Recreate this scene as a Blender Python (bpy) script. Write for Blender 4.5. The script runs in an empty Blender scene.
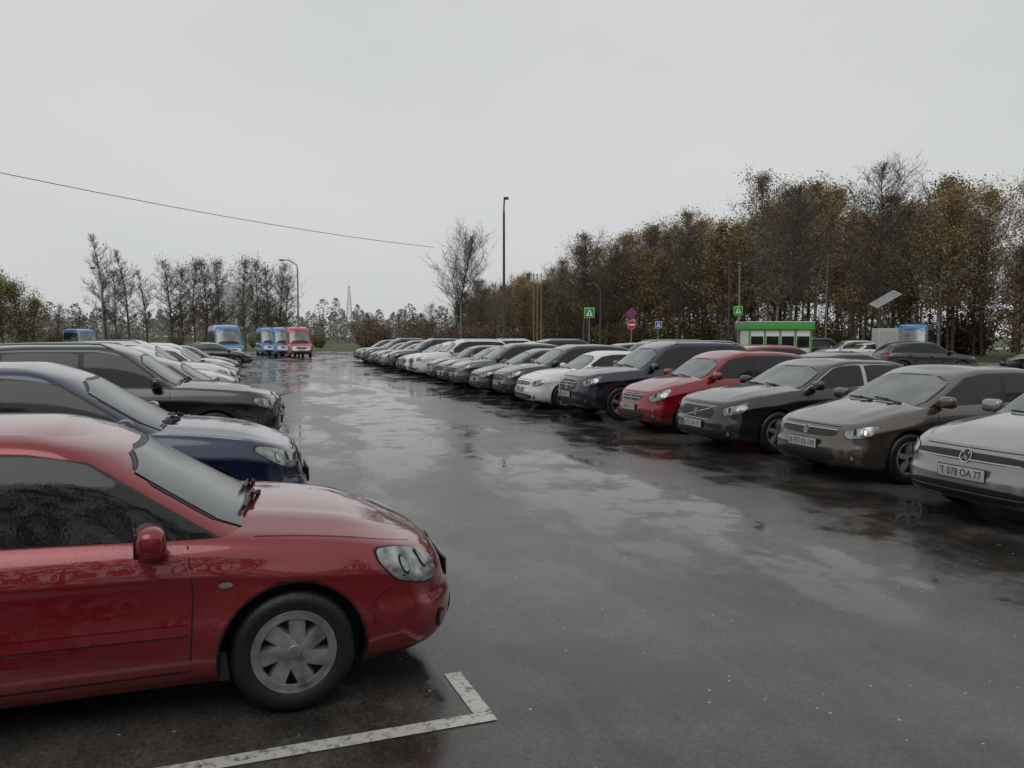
import bpy, bmesh, math, random
from mathutils import Vector, Matrix
D=bpy.data; SC=bpy.context.scene
COL=SC.collection
random.seed(7)
# ------------------------------------------------------------------ materials
def nmat(name):
    m=D.materials.new(name); m.use_nodes=True
    nt=m.node_tree; b=nt.nodes['Principled BSDF']
    return m,nt,b
def simple(name,col,rough=.5,metal=0,coat=0,ior=None,spec=None,vary=.0,vscale=3,bump=0,bscale=50,trans=0):
    m,nt,b=nmat(name)
    b.inputs['Base Color'].default_value=(*col,1)
    b.inputs['Roughness'].default_value=rough
    b.inputs['Metallic'].default_value=metal
    b.inputs['Coat Weight'].default_value=coat
    b.inputs['Coat Roughness'].default_value=.04
    if ior: b.inputs['IOR'].default_value=ior
    if trans: b.inputs['Transmission Weight'].default_value=trans
    tc=nt.nodes.new('ShaderNodeTexCoord')
    if vary:
        n=nt.nodes.new('ShaderNodeTexNoise'); n.inputs['Scale'].default_value=vscale; n.inputs['Detail'].default_value=6
        nt.links.new(tc.outputs['Object'],n.inputs['Vector'])
        r=nt.nodes.new('ShaderNodeValToRGB')
        r.color_ramp.elements[0].position=.3; r.color_ramp.elements[1].position=.7
        r.color_ramp.elements[0].color=(*[c*(1-vary) for c in col],1)
        r.color_ramp.elements[1].color=(*[min(1,c*(1+vary)) for c in col],1)
        nt.links.new(n.outputs['Fac'],r.inputs['Fac']); nt.links.new(r.outputs['Color'],b.inputs['Base Color'])
    if bump:
        n=nt.nodes.new('ShaderNodeTexNoise'); n.inputs['Scale'].default_value=bscale; n.inputs['Detail'].default_value=3
        nt.links.new(tc.outputs['Object'],n.inputs['Vector'])
        bp=nt.nodes.new('ShaderNodeBump'); bp.inputs['Strength'].default_value=bump; bp.inputs['Distance'].default_value=.01
        nt.links.new(n.outputs['Fac'],bp.inputs['Height']); nt.links.new(bp.outputs['Normal'],b.inputs['Normal'])
    return m
def paint(name,col,metal=.35,rough=.24):
    """wet car paint: clear coat with rain droplets and road film on the sills"""
    m,nt,b=nmat(name)
    L=nt.links
    tc=nt.nodes.new('ShaderNodeTexCoord')
    sep=nt.nodes.new('ShaderNodeSeparateXYZ'); L.new(tc.outputs['Object'],sep.inputs[0])
    mr=nt.nodes.new('ShaderNodeMapRange'); mr.inputs[1].default_value=.15; mr.inputs[2].default_value=.55
    mr.inputs[3].default_value=.6; mr.inputs[4].default_value=0
    L.new(sep.outputs['Z'],mr.inputs[0])
    n=nt.nodes.new('ShaderNodeTexNoise'); n.inputs['Scale'].default_value=9; n.inputs['Detail'].default_value=8
    L.new(tc.outputs['Object'],n.inputs['Vector'])
    mu=nt.nodes.new('ShaderNodeMath'); mu.operation='MULTIPLY'; L.new(mr.outputs[0],mu.inputs[0]); L.new(n.outputs['Fac'],mu.inputs[1])
    mx=nt.nodes.new('ShaderNodeMix'); mx.data_type='RGBA'
    mx.inputs['A'].default_value=(*col,1); mx.inputs['B'].default_value=(.035,.031,.028,1)
    L.new(mu.outputs[0],mx.inputs['Factor']); L.new(mx.outputs['Result'],b.inputs['Base Color'])
    b.inputs['Metallic'].default_value=metal; b.inputs['Roughness'].default_value=rough
    b.inputs['Coat Weight'].default_value=1; b.inputs['Coat Roughness'].default_value=.01; b.inputs['Coat IOR'].default_value=1.55
    v=nt.nodes.new('ShaderNodeTexVoronoi'); v.inputs['Scale'].default_value=62; L.new(tc.outputs['Object'],v.inputs['Vector'])
    r=nt.nodes.new('ShaderNodeMapRange'); r.inputs[1].default_value=0; r.inputs[2].default_value=.22; r.inputs[3].default_value=1; r.inputs[4].default_value=0
    L.new(v.outputs['Distance'],r.inputs[0])
    bp=nt.nodes.new('ShaderNodeBump'); bp.inputs['Strength'].default_value=.35; bp.inputs['Distance'].default_value=.0025
    L.new(r.outputs[0],bp.inputs['Height']); L.new(bp.outputs['Normal'],b.inputs['Coat Normal'])
    return m
M={}
M['glass']=simple('tinted_glass',(.008,.010,.010),.03,ior=1.5,bump=.02,bscale=60)
M['wglass']=simple('windscreen_glass',(.085,.10,.10),.06,ior=2.1,vary=.7,vscale=2.2,bump=.12,bscale=110)
M['black']=simple('black_plastic',(.012,.012,.013),.45,bump=.1,bscale=200)
M['tyre']=simple('tyre_rubber',(.008,.008,.009),.42,bump=.3,bscale=60)
M['rim']=simple('wheel_silver',(.25,.245,.24),.38,metal=.5,vary=.5,vscale=12)
M['lamp']=simple('headlamp_reflector',(.25,.26,.26),.12,metal=.5,coat=1,vary=.75,vscale=16)
M['chrome']=simple('chrome',(.45,.46,.47),.16,metal=1)
M['plate']=simple('plate_white',(.5,.5,.49),.35)
M['tail']=simple('tail_red',(.35,.01,.012),.15,coat=1)
M['seam']=simple('panel_gap',(.004,.004,.004),.7)
M['amber']=simple('amber_lens',(.6,.3,.1),.2,coat=1)
M['dark']=simple('dark_text',(.01,.01,.01),.5)
M['white']=simple('white_panel',(.7,.7,.7),.3,coat=1)
SLOTS=['paint','glass','wglass','black','tyre','rim','lamp','chrome','plate','tail','seam','amber','dark','white']
P_DEF=paint('paint_default',(.3,.3,.3))
MI={n:i for i,n in enumerate(SLOTS)}
# ------------------------------------------------------------------ helpers
def interp(tab,x):
    n=len(tab)
    if x<=tab[0][0]: return tab[0][1]
    if x>=tab[-1][0]: return tab[-1][1]
    for i in range(n-1):
        if x<=tab[i+1][0]: break
    x0,y0=tab[i]; x1,y1=tab[i+1]; h=x1-x0
    def slope(j):
        if j<=0: return (tab[1][1]-tab[0][1])/(tab[1][0]-tab[0][0])
        if j>=n-1: return (tab[-1][1]-tab[-2][1])/(tab[-1][0]-tab[-2][0])
        a=(tab[j][1]-tab[j-1][1])/(tab[j][0]-tab[j-1][0]); b=(tab[j+1][1]-tab[j][1])/(tab[j+1][0]-tab[j][0])
        if a*b<=0: return 0
        return 2*a*b/(a+b)
    t=(x-x0)/h; m0=slope(i)*h; m1=slope(i+1)*h
    return (2*t**3-3*t*t+1)*y0+(t**3-2*t*t+t)*m0+(-2*t**3+3*t*t)*y1+(t**3-t*t)*m1
def chaikin(p,n=2):
    for _ in range(n):
        q=[]
        for i in range(len(p)):
            a=p[i]; b=p[(i+1)%len(p)]
            q.append((a[0]*.8+b[0]*.2,a[1]*.8+b[1]*.2)); q.append((a[0]*.2+b[0]*.8,a[1]*.2+b[1]*.8))
        p=q
    return p
class MB:
    def __init__(s): s.v=[];s.f=[];s.m=[];s.sm=[]
    def add(s,vs,fs,mat,smooth=True):
        o=len(s.v); s.v+= [tuple(x) for x in vs]
        for f in fs: s.f.append(tuple(i+o for i in f)); s.m.append(mat); s.sm.append(smooth)
    def mesh(s,name,mats,angle=38):
        me=D.meshes.new(name); me.from_pydata(s.v,[],s.f)
        for m in mats: me.materials.append(m)
        me.polygons.foreach_set('material_index',s.m)
        me.polygons.foreach_set('use_smooth',s.sm)
        me.update()
        if angle: me.set_sharp_from_angle(angle=math.radians(angle))
        return me
    def box(s,c,d,mat,bev=0,rot=None):
        bm=bmesh.new(); bmesh.ops.create_cube(bm,size=1)
        for v in bm.verts: v.co=Vector((v.co.x*d[0],v.co.y*d[1],v.co.z*d[2]))
        if bev: bmesh.ops.bevel(bm,geom=bm.edges[:],offset=bev,segments=3,profile=.5,affect='EDGES')
        R=rot if rot else Matrix.Identity(3)
        vs=[Vector(c)+R@v.co for v in bm.verts]
        bm.verts.index_update()
        s.add(vs,[[v.index for v in f.verts] for f in bm.faces],mat,True); bm.free()
    def tube(s,p0,p1,r0,r1,mat,n=6,caps=False):
        p0=Vector(p0);p1=Vector(p1); d=(p1-p0)
        if d.length<1e-6: return
        d.normalize(); a=d.orthogonal().normalized(); b=d.cross(a)
        vs=[]
        for p,r in((p0,r0),(p1,r1)):
            for i in range(n):
                t=2*math.pi*i/n; vs.append(p+a*(r*math.cos(t))+b*(r*math.sin(t)))
        fs=[(i,(i+1)%n,n+(i+1)%n,n+i) for i in range(n)]
        if caps: fs+= [tuple(range(n)),tuple(range(n,2*n))]
        s.add(vs,fs,mat,True)
def obj(name,me,loc=(0,0,0),rz=0,sc=1):
    o=D.objects.new(name,me); COL.objects.link(o); o.location=loc; o.rotation_euler=(0,0,rz)
    if not isinstance(sc,(tuple,list)): sc=(sc,sc,sc)
    o.scale=sc
    return o
def gridfill(poly,step):
    bm=bmesh.new()
    f=bm.faces.new([bm.verts.new((p[0],p[1],0)) for p in poly])
    xs=[p[0] for p in poly]; ys=[p[1] for p in poly]
    for ax,(lo,hi),st in((0,(min(xs),max(xs)),step[0]),(1,(min(ys),max(ys)),step[1])):
        k=int((hi-lo)/st)+1
        for i in range(1,k):
            c=lo+(hi-lo)*i/k
            co=(c,0,0) if ax==0 else (0,c,0); no=(1,0,0) if ax==0 else (0,1,0)
            bmesh.ops.bisect_plane(bm,geom=bm.verts[:]+bm.edges[:]+bm.faces[:],plane_co=co,plane_no=no,dist=1e-5)
    bm.verts.index_update()
    vs=[(v.co.x,v.co.y) for v in bm.verts]; fs=[[v.index for v in f.verts] for f in bm.faces]
    bm.free(); return vs,fs
# ------------------------------------------------------------------ car generator
def build_car(name,S):
    L,W,H=S['L'],S['W'],S['H']; R=S.get('R',.315); ax=S['axles']
    top=S['top']; bot=S.get('bot',[(0,.24),(.25,.19),(L-.4,.21),(L,.30)])
    prof=S.get('prof',[(0,.91),(.08,.96),(.2,.988),(.35,.998),(.55,.989),(.70,.990),(.765,1.0),(.82,.988),(.90,.966),(.96,.942),(1,.915)])
    nosep=S.get('nose',[(0,.09),(.10,.02),(.3,0),(.48,.004),(.56,.028),(.64,.038),(.82,.060),(.93,.09),(1,.15)])
    rearp=S.get('rear',[(0,.12),(.2,.02),(.45,0),(.7,.04),(.9,.08),(1,.14)])
    af,ar=S.get('af',.48),S.get('ar',.45); nf,nr=S.get('nf',3.2),S.get('nr',3.0)
    tap=S.get('tap',[(0,.95),(.7,.985),(1.4,1),(L-1.2,1),(L-.5,.975),(L,.93)])
    crown=S.get('crown',.055)
    mb=MB(); Rw=R+.042
    def zt(u): return interp(top,u)
    def zb(u): return interp(bot,u)
    def wl(s,u,z):
        w=W/2*interp(prof,s)*interp(tap,u)
        for a in ax:
            d=math.hypot(u-a,z-R); w+=.016*math.exp(-((d-Rw-.01)/.06)**2)
        return w
    def UF(s): return interp(nosep,s)
    def UR(s): return L-interp(rearp,s)
    def low_u(u,s,side,yr=None):
        z=zb(u)+s*(zt(u)-zb(u)); uf=UF(s);ur=UR(s)
        if u<uf+af: c=max(0,min(1,1-(u-uf)/af)); k=(max(0,1-c**nf))**(1/nf)
        elif u>ur-ar: c=max(0,min(1,1-(ur-u)/ar)); k=(max(0,1-c**nr))**(1/nr)
        else: k=1
        return Vector((-u,side*wl(s,u,z)*k,z))
    def low_q(q,s,side):
        uf=UF(s);ur=UR(s)
        if q<1:
            f=q*math.pi/2; e=2/nf; u=uf+af*(1-max(0,math.cos(f))**e); k=math.sin(f)**e
        elif q<=2: u=uf+af+(q-1)*(ur-ar-uf-af); k=1
        else:
            f=(3-q)*math.pi/2; e=2/nr; u=ur-ar*(1-max(0,math.cos(f))**e); k=max(0,math.sin(f))**e
        z=zb(u)+s*(zt(u)-zb(u))
        return Vector((-u,side*wl(s,u,z)*k,z))
    def low_qz(side):
        def f(q,z):
            s=.5
            for _ in range(5):
                p=low_q(q,max(0,min(1,s)),side); u=-p.x; s=(z-zb(u))/(zt(u)-zb(u))
            return low_q(q,max(0,min(1,s)),side)
        return f
    def low_uz(side):
        return lambda u,z: low_u(u,max(0,min(1,(z-zb(u))/(zt(u)-zb(u)))),side)
    def endmap(rear):
        def f(y,z):
            u=L-.02 if rear else .02; s=.5
            for _ in range(8):
                s=max(0,min(1,(z-zb(u))/(zt(u)-zb(u)))); w=wl(s,u,z); k=min(.999,abs(y)/w)
                if rear: u=UR(s)-ar*(1-(1-k**nr)**(1/nr))
                else: u=UF(s)+af*(1-(1-k**nf)**(1/nf))
            return Vector((-u,y,zb(u)+s*(zt(u)-zb(u))))
        return f
    svals=[0,.03,.07,.12,.18,.25,.33,.41,.46,.5,.54,.58,.62,.68,.72,.75,.78,.81,.84,.87,.9,.93,.955,.975,.99,1]
    qv=[i/24 for i in range(24)]+[1+i/36 for i in range(36)]+[2+i/18 for i in range(19)]
    vs=[];fs=[]; nq=len(qv); ns=len(svals)
    idx={}
    for si,side in((0,1),(1,-1)):
        for j,s in enumerate(svals):
            for i,q in enumerate(qv):
                if i in(0,nq-1) and si==1: idx[si,i,j]=idx[0,i,j]; continue
                p=low_q(q,s,side)
                if i in(0,nq-1): p.y=0
                idx[si,i,j]=len(vs); vs.append(p)
    for si in(0,1):
        for j in range(ns-1):
            for i in range(nq-1):
                f=[idx[si,i,j],idx[si,i+1,j],idx[si,i+1,j+1],idx[si,i,j+1]]
                if si==1: f.reverse()
                fs.append(f)
    K=20
    def cap(j,fn,flip):
        prev=[idx[0,0,j]]
        for i in range(1,nq):
            if i==nq-1: row=[idx[0,i,j]]
            else:
                a=vs[idx[0,i,j]]; row=[idx[0,i,j]]
                for k in range(1,K):
                    yn=1-2*k/K; row.append(len(vs)); vs.append(Vector((a.x,a.y*yn,a.z+fn(-a.x,yn))))
                row.append(idx[1,i,j])
            if len(prev)==1: 
                for k in range(K): fs.append([prev[0],row[k+1],row[k]] if not flip else [prev[0],row[k],row[k+1]])
            elif len(row)==1:
                for k in range(K): fs.append([prev[k],prev[k+1],row[0]] if not flip else [prev[k+1],prev[k],row[0]])
            else:
                for k in range(K):
                    f=[prev[k],prev[k+1],row[k+1],row[k]]
                    if flip: f.reverse()
                    fs.append(f)
            prev=row
    def hoodfn(u,yn):
        c=crown*min(1,max(0,u-.10)/.5)*min(1,max(0,L-.1-u)/.4)
        v=c*(1-abs(yn)**2.4)
        v+=S.get('crease',.012)*math.exp(-((abs(yn)-.62)/.09)**2)*min(1,max(0,u-.25)/.3)*(1 if u<1.6 else 0)
        return v
    cap(ns-1,hoodfn,False); cap(0,lambda u,y:0,True)
    me=D.meshes.new('t'); me.from_pydata([tuple(v) for v in vs],[],fs); me.update()
    bm=bmesh.new(); bm.from_mesh(me); bmesh.ops.recalc_face_normals(bm,faces=bm.faces); bm.to_mesh(me); bm.free()
    ob=D.objects.new('t',me); COL.objects.link(ob)
    cb=bmesh.new()
    for a in ax:
        for sd in(1,-1):
            bmesh.ops.create_cone(cb,cap_ends=True,segments=56,radius1=Rw,radius2=Rw,depth=.5,
               matrix=Matrix.Translation((-a,sd*(W/2+.02),R))@Matrix.Rotation(math.pi/2,4,'X'))
    cm=D.meshes.new('c'); cb.to_mesh(cm); cb.free()
    co=D.objects.new('c',cm); COL.objects.link(co)
    md=ob.modifiers.new('b','BOOLEAN'); md.object=co; md.operation='DIFFERENCE'; md.solver='EXACT'
    dg=bpy.context.evaluated_depsgraph_get(); em=D.meshes.new_from_object(ob.evaluated_get(dg))
    o=len(mb.v); mb.v+=[tuple(v.co) for v in em.vertices]
    for p in em.polygons:
        c=p.center; m=0
        for a in ax:
            if math.hypot(-c.x-a,c.z-R)<Rw+.003: m=MI['black']
        if p.normal.z<-.8: m=MI['black']
        mb.f.append(tuple(i+o for i in p.vertices)); mb.m.append(m); mb.sm.append(True)
    D.objects.remove(ob); D.objects.remove(co)
    uw,ub=S['ws'],S['bk']
    gaf,gar=S.get('gaf',.30),S.get('gar',.25); gn=S.get('gn',2.3)
    roof=S['roof']; ga=S.get('gprof',[(0,.92),(.5,.85),(.8,.785),(.9,.755),(.96,.715),(1,.64)])
    rc=S.get('rc',.035)
    def gz(u,t):
        b=zt(max(uw[0],min(L-.25,u)))-.03
        return b+t*(interp(roof,u)-b)
    def guf(t): return uw[0]+(uw[1]-uw[0])*t+.10*max(0,(t-.9)/.1)**2-.05*math.sin(math.pi*t)
    def gur(t): return ub[0]+(ub[1]-ub[0])*t-.08*max(0,(t-.9)/.1)**2+.05*math.sin(math.pi*t)
    def gw(t): return W/2*interp(ga,t)
    def gu(side):
        def f(u,t):
            a=guf(t);b=gur(t)
            if u<a+gaf: c=max(0,min(1,1-(u-a)/gaf)); k=(max(0,1-c**gn))**(1/gn)
            elif u>b-gar: c=max(0,min(1,1-(b-u)/gar)); k=(max(0,1-c**gn))**(1/gn)
            else: k=1
            return Vector((-u,side*gw(t)*k,gz(u,t)))
        return f
    def gfront(yn,t):
        k=min(.9999,abs(yn)); u=guf(t)+gaf*(1-(1-k**gn)**(1/gn)); return Vector((-u,yn*gw(t),gz(u,t)))
    def grear(yn,t):
        k=min(.9999,abs(yn)); u=gur(t)-gar*(1-(1-k**gn)**(1/gn)); return Vector((-u,yn*gw(t),gz(u,t)))
    tv=[0,.1,.2,.3,.4,.5,.6,.7,.78,.84,.88,.91,.935,.955,.975,.99,1]
    vs=[];fs=[];idx={}; nt_=len(tv)
    qv2=[i/16 for i in range(16)]+[1+i/20 for i in range(20)]+[2+i/14 for i in range(15)]; nq2=len(qv2)
    for si,side in((0,1),(1,-1)):
        for j,t in enumerate(tv):
            a=guf(t);b=gur(t);e=2/gn
            for i,q in enumerate(qv2):
                if i in(0,nq2-1) and si: idx[si,i,j]=idx[0,i,j]; continue
                if q<1: f=q*math.pi/2; u=a+gaf*(1-max(0,math.cos(f))**e);k=math.sin(f)**e
                elif q<=2: u=a+gaf+(q-1)*(b-gar-a-gaf);k=1
                else: f=(3-q)*math.pi/2; u=b-gar*(1-max(0,math.cos(f))**e);k=max(0,math.sin(f))**e
                idx[si,i,j]=len(vs); vs.append(Vector((-u,side*gw(t)*k,gz(u,t))))
    for si in(0,1):
        for j in range(nt_-1):
            for i in range(nq2-1):
                f=[idx[si,i,j],idx[si,i+1,j],idx[si,i+1,j+1],idx[si,i,j+1]]
                if si: f.reverse()
                fs.append(f)
    nqs=nq; nq=nq2
    ll=gur(1)-guf(1)
    def rf(u,yn):
        x=max(0,min(1,(u-guf(1))/ll)); return rc*(1-abs(yn)**2.2)*min(1,4*x*(1-x)*2.2)
    cap(nt_-1,rf,False)
    mb.add(vs,fs,0)
    ctr=Vector((-L/2,0,.45))
    def decal(fn,poly,off,mat,step=(.06,.06)):
        v2,f2=gridfill(poly,step); out=[]
        for a,b in v2:
            e=1e-3; p=fn(a,b); pa=fn(a+e,b)-fn(a-e,b); pb=fn(a,b+e)-fn(a,b-e)
            n=pa.cross(pb)
            if n.length<1e-12: n=p-ctr
            n.normalize()
            if n.dot(p-ctr)<0: n=-n
            out.append(p+n*off)
        mb.add(out,f2,MI[mat])
    def line(fn,pts,w,off,mat,close=False,seg=.06,wb=None):
        P=[]
        pp=pts+[pts[0]] if close else pts
        for i in range(len(pp)-1):
            a=pp[i];b=pp[i+1]; k=max(1,int(math.hypot(b[0]-a[0],b[1]-a[1])/seg))
            for j in range(k): P.append((a[0]+(b[0]-a[0])*j/k,a[1]+(b[1]-a[1])*j/k))
        P.append(pp[-1]); out=[];ff=[]
        for i,p in enumerate(P):
            a=P[max(0,i-1)];b=P[min(len(P)-1,i+1)]; dx=b[0]-a[0];dy=b[1]-a[1];l=math.hypot(dx,dy) or 1
            nx,ny=-dy/l*w/2,dx/l*(wb if wb else w)/2
            for sg in(1,-1):
                q=(p[0]+nx*sg,p[1]+ny*sg); e=1e-3
                c=fn(*q); pa=fn(q[0]+e,q[1])-fn(q[0]-e,q[1]); pb=fn(q[0],q[1]+e)-fn(q[0],q[1]-e); n=pa.cross(pb)
                if n.length<1e-12: n=c-ctr
                n.normalize()
                if n.dot(c-ctr)<0:n=-n
                out.append(c+n*off)
            if i: o=2*i; ff.append((o-2,o-1,o+1,o))
        mb.add(out,ff,MI[mat])
    # glazing; c0 = share of the screen height hidden behind the bonnet crown
    yq=S.get('wsy',.88); c0=(crown+.03)/.5
    decal(gfront,chaikin([(-yq-.022,0),(-yq-.022,.93),(yq+.022,.93),(yq+.022,0)],2),.003,'black',(.05,.06))
    decal(gfront,chaikin([(-yq,.12),(-yq+.01,.90),(yq-.01,.90),(yq,.12),(.6,.07+c0),(.25,.10+c0),(-.25,.10+c0),(-.6,.07+c0)],1),.006,'wglass',(.05,.06))
    mb.tube(gfront(0,.86)+Vector((-.03,0,-.03)),gfront(0,.80)+Vector((-.05,0,-.03)),.02,.02,MI['black'],6)
    decal(grear,chaikin([(-.86,.10 if not S.get('hatch') else .3),(-.84,.88),(.84,.88),(.86,.10 if not S.get('hatch') else .3)],2),.004,'glass',(.08,.06))
    tt=S.get('wt',.83); tb=S.get('wb',.07)
    fe=lambda t: guf(t)+gaf*.66+.05
    re=lambda t: gur(t)-gar*.6-S.get('cp',.10)
    for side in(1,-1):
        g=gu(side)
        def pane(fa,fb,off,mat,rnd=1,t0=tb,t1=tt):
            pts=[(fa(t0+(t1-t0)*i/5),t0+(t1-t0)*i/5) for i in range(6)]+[(fb(t1-(t1-t0)*i/5),t1-(t1-t0)*i/5) for i in range(6)]
            decal(g,chaikin(pts,rnd),off,mat,(.1,.08))
        pane(lambda t:fe(t)-.015,lambda t:re(t)+.015,.003,'chrome' if S.get('chrometrim') else 'black',1,tb-.025,tt+.025)
        sp=S['split']; edges=[fe]+[ (lambda t,x=x:x) for x in sp]+[re]
        for i in range(len(edges)-1):
            a=edges[i];b=edges[i+1]
            pane(lambda t,a=a,i=i:a(t)+(.035 if i else .012),lambda t,b=b,i=i:b(t)-(.035 if i<len(edges)-2 else .012),.0055,'glass')
        lu=low_uz(side); zs=S.get('sill',.30)
        d0,d1,d2=S['doors']
        line(lu,[(d0+.02,zt(d0)-.02),(d0,.62),(d0+.02,zs)],.007,.0022,'seam')
        line(lu,[(d1,zt(d1)-.02),(d1,zs)],.007,.0022,'seam')
        line(lu,[(d2+.12,zt(d2)-.02),(d2+.08,.72),(min(d2-.10,ax[1]-Rw-.04),.52),(min(d2-.12,ax[1]-Rw-.06),zs)],.007,.0022,'seam')
        line(lu,[(d0+.02,zs),(min(d2-.12,ax[1]-Rw-.06),zs)],.007,.0022,'seam')
        if S.get('mould'): line(lu,[(d0+.03,S['mould']),(d2-.22,S['mould']+.02)],.045,.010,S.get('mouldmat','paint')); line(lu,[(d0+.03,S['mould']-.026),(d2-.22,S['mould']-.006)],.006,.003,'seam')
        if S.get('clad'): line(lu,[(ax[0]+Rw+.02,zb(1.5)+.05),(ax[1]-Rw-.02,zb(2)+.05)],.12,.008,'black')
        for hx in (d1-.14,d2-.10):
            p=lu(hx,zt(hx)-.14); mb.box(p+Vector((0,side*.018,0)),(.19,.03,.03),0,.012)
            decal(lu,chaikin([(hx-.09,zt(hx)-.175),(hx-.09,zt(hx)-.105),(hx+.09,zt(hx)-.105),(hx+.09,zt(hx)-.175)],2),.001,'seam')
        for a in ax:
            pts=[(a+(Rw+.006)*math.cos(math.radians(x)),R+(Rw+.006)*math.sin(math.radians(x))) for x in range(-8,189,7)]
            line(lu,pts,.05 if S.get('clad') else .008,.006,'black' if S.get('clad') else 'seam',seg=.2)
            mb.tube((-a-Rw*.92,side*(W/2-.06),.20),(-a-Rw*.94,side*(W/2-.06),.33),.03,.02,MI['black'],4,True)
        bs=S.get('bseam')
        if bs: line(lu,bs,.006,.0022,'seam')
        # mirror
        mu=fe(.1)+S.get('mdu',.13); mz=zt(mu)+S.get('mdz',.065); my=W/2*.915+.125
        R3=Matrix.Rotation(side*-.12,3,'Z')
        mb.box((-mu,side*my,mz),(.13,.215,.145),0,.052,R3)
        mb.box((-mu-.058,side*my,mz),(.02,.175,.11),MI['glass'],.008,R3)
        mb.box((-mu+.01,side*(my-.11),mz-.05),(.08,.12,.035),MI['black'],.012)
        # headlamp
        hl=S['lamp']; fn=low_qz(side)
        hz=sum(p[1] for p in hl)/len(hl)
        hl=[(S.get('l0',.42)+(p[0]-.42)*S.get('lk',.88),hz+(p[1]-hz)*1.10) for p in hl]
        hp=chaikin(hl,2); cx=sum(p[0] for p in hp)/len(hp);cz=sum(p[1] for p in hp)/len(hp)
        decal(fn,[(cx+(p[0]-cx)*1.04,cz+(p[1]-cz)*1.09) for p in hp],.003,'seam',(.025,.04))
        decal(fn,hp,.007,'lamp',(.025,.04))
        for dq,rr,mm in S.get('bulbs',((-.10,.040,'glass'),(.06,.042,'chrome'))):
            q0=cx+dq; z0=cz+ (0.002)
            decal(fn,[(q0+rr*.66*math.cos(t*math.pi/8),z0+rr*math.sin(t*math.pi/8)) for t in range(16)],.010,'seam',(.03,.03))
            decal(fn,[(q0+rr*.5*math.cos(t*math.pi/8),z0+rr*.78*math.sin(t*math.pi/8)) for t in range(16)],.013,mm,(.03,.03))
        if S.get('fog'):
            q0,z0=S['fog']; q0=min(q0,.60); decal(fn,[(q0+.05*math.cos(t*math.pi/8),z0+.05*math.sin(t*math.pi/8)) for t in range(16)],.006,'black',(.03,.03))
            decal(fn,[(q0+.03*math.cos(t*math.pi/8),z0+.033*math.sin(t*math.pi/8)) for t in range(16)],.009,'lamp',(.03,.03))
        decal(fn,chaikin(S.get('tail',[(2.1,.72),(2.1,.9),(2.62,.9),(2.6,.74)]),1),.006,'tail',(.05,.05))
        q=S.get('rep')
        if q: decal(lu,[(q[0]+.032*math.cos(t*math.pi/8),q[1]+.016*math.sin(t*math.pi/8)) for t in range(16)],.008,S.get('repmat','lamp'))
        if S.get('livery'):
            z0=S['livery']; decal(lu,[(.9,z0),(.9,z0+.28),(L-.5,z0+.28),(L-.5,z0)],.004,'white',(.15,.1))
    F=endmap(False); Rr=endmap(True)
    for poly,off,mat in S['front']:
        if len(poly)>2: decal(F,chaikin(poly,2),off,mat,(.05,.04))
        else: line(F,poly,.011,off,mat,seg=.05)
    if S.get('badge'):
        z,r=S['badge']; p=F(0,z); 
        for rr,mm,o_ in((r,'chrome',.012),(r*.8,'black' ,.015)):
            decal(F,[(rr*math.cos(t*math.pi/12),z+rr*math.sin(t*math.pi/12)) for t in range(24)],o_,mm,(.03,.03))
        for sgn in(1,-1):
            line(F,[(sgn*r*.5,z+r*.6),(sgn*r*.25,z-r*.6),(0,z+r*.05)],r*.18,.018,'chrome')
    line(F,[(-W*.30,S['top'][0][1]+.025),(W*.30,S['top'][0][1]+.025)],.006,.003,'seam',seg=.05)
    def hood(side):
        def f(u,yn):
            a=low_u(max(UF(1)+.003,u),1,1); return Vector((a.x,side*a.y*yn,a.z+hoodfn(u,yn)))
        return f
    for side in(1,-1):
        line(hood(side),[(UF(1)+.14,.90),(uw[0]+gaf*.5,.965)],.008,.002,'seam',wb=.008)
    pz=S.get('platez',.42); pf=F(0,pz)
    px=pf.x+.022
    mb.box((px-.008,0,pz),(.016,.54,.13),MI['black'],.004)
    mb.box((px+.001,0,pz),(.006,.52,.112),MI['plate'],.002)
    if S.get('text'):
        cu=D.curves.new('x','FONT'); cu.body=S['text']; cu.size=.105; cu.align_x='CENTER'; cu.align_y='CENTER'
        to=D.objects.new('x',cu); COL.objects.link(to); dg=bpy.context.evaluated_depsgraph_get(); dg.update()
        tm=D.meshes.new_from_object(to.evaluated_get(dg)); D.objects.remove(to)
        xs=[v.co.x for v in tm.vertices] or [0]; wd=max(xs)-min(xs) or 1; k=min(1,.46/wd)
        mb.add([(px+.0065,v.co.x*k,pz+v.co.y*.95) for v in tm.vertices],[tuple(p.vertices) for p in tm.polygons],MI['dark'],False)
    pr=Rr(0,.8 if not S.get('hatch') else .75); mb.box((pr.x-.012,0,pr.z),(.02,.52,.112),MI['plate'],.003)
    # wipers lying along the bottom of the screen, above the cowl
    def wt_(y): return .04+c0*(1-abs(y)**2.4)
    for y0,y1 in((.62,-.02),(.02,-.62)):
        prev=None
        for i in range(0,9):
            t=i/8; y=y0+(y1-y0)*t; q=gfront(y,wt_(y)+.02+.07*t)+Vector((.022,0,.022)); 
            if prev is not None: mb.tube(prev,q,.013,.011,MI['black'],5)
            prev=q
        a=gfront(y0,wt_(y0))+Vector((.04,0,.02)); ym=y0+(y1-y0)*.5
        mb.tube(a,gfront(ym,wt_(ym)+.05)+Vector((.035,0,.04)),.014,.010,MI['black'],6)
    if S.get('rails'):
        for side in(1,-1):
            g=gu(side); pts=[g(guf(1)+.15+(gur(1)-guf(1)-.3)*i/10,.965)+Vector((0,0,.05 if 0<i<10 else 0)) for i in range(11)]
            for i in range(10): mb.tube(pts[i],pts[i+1],.016,.016,MI[S['rails']],6)
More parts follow.
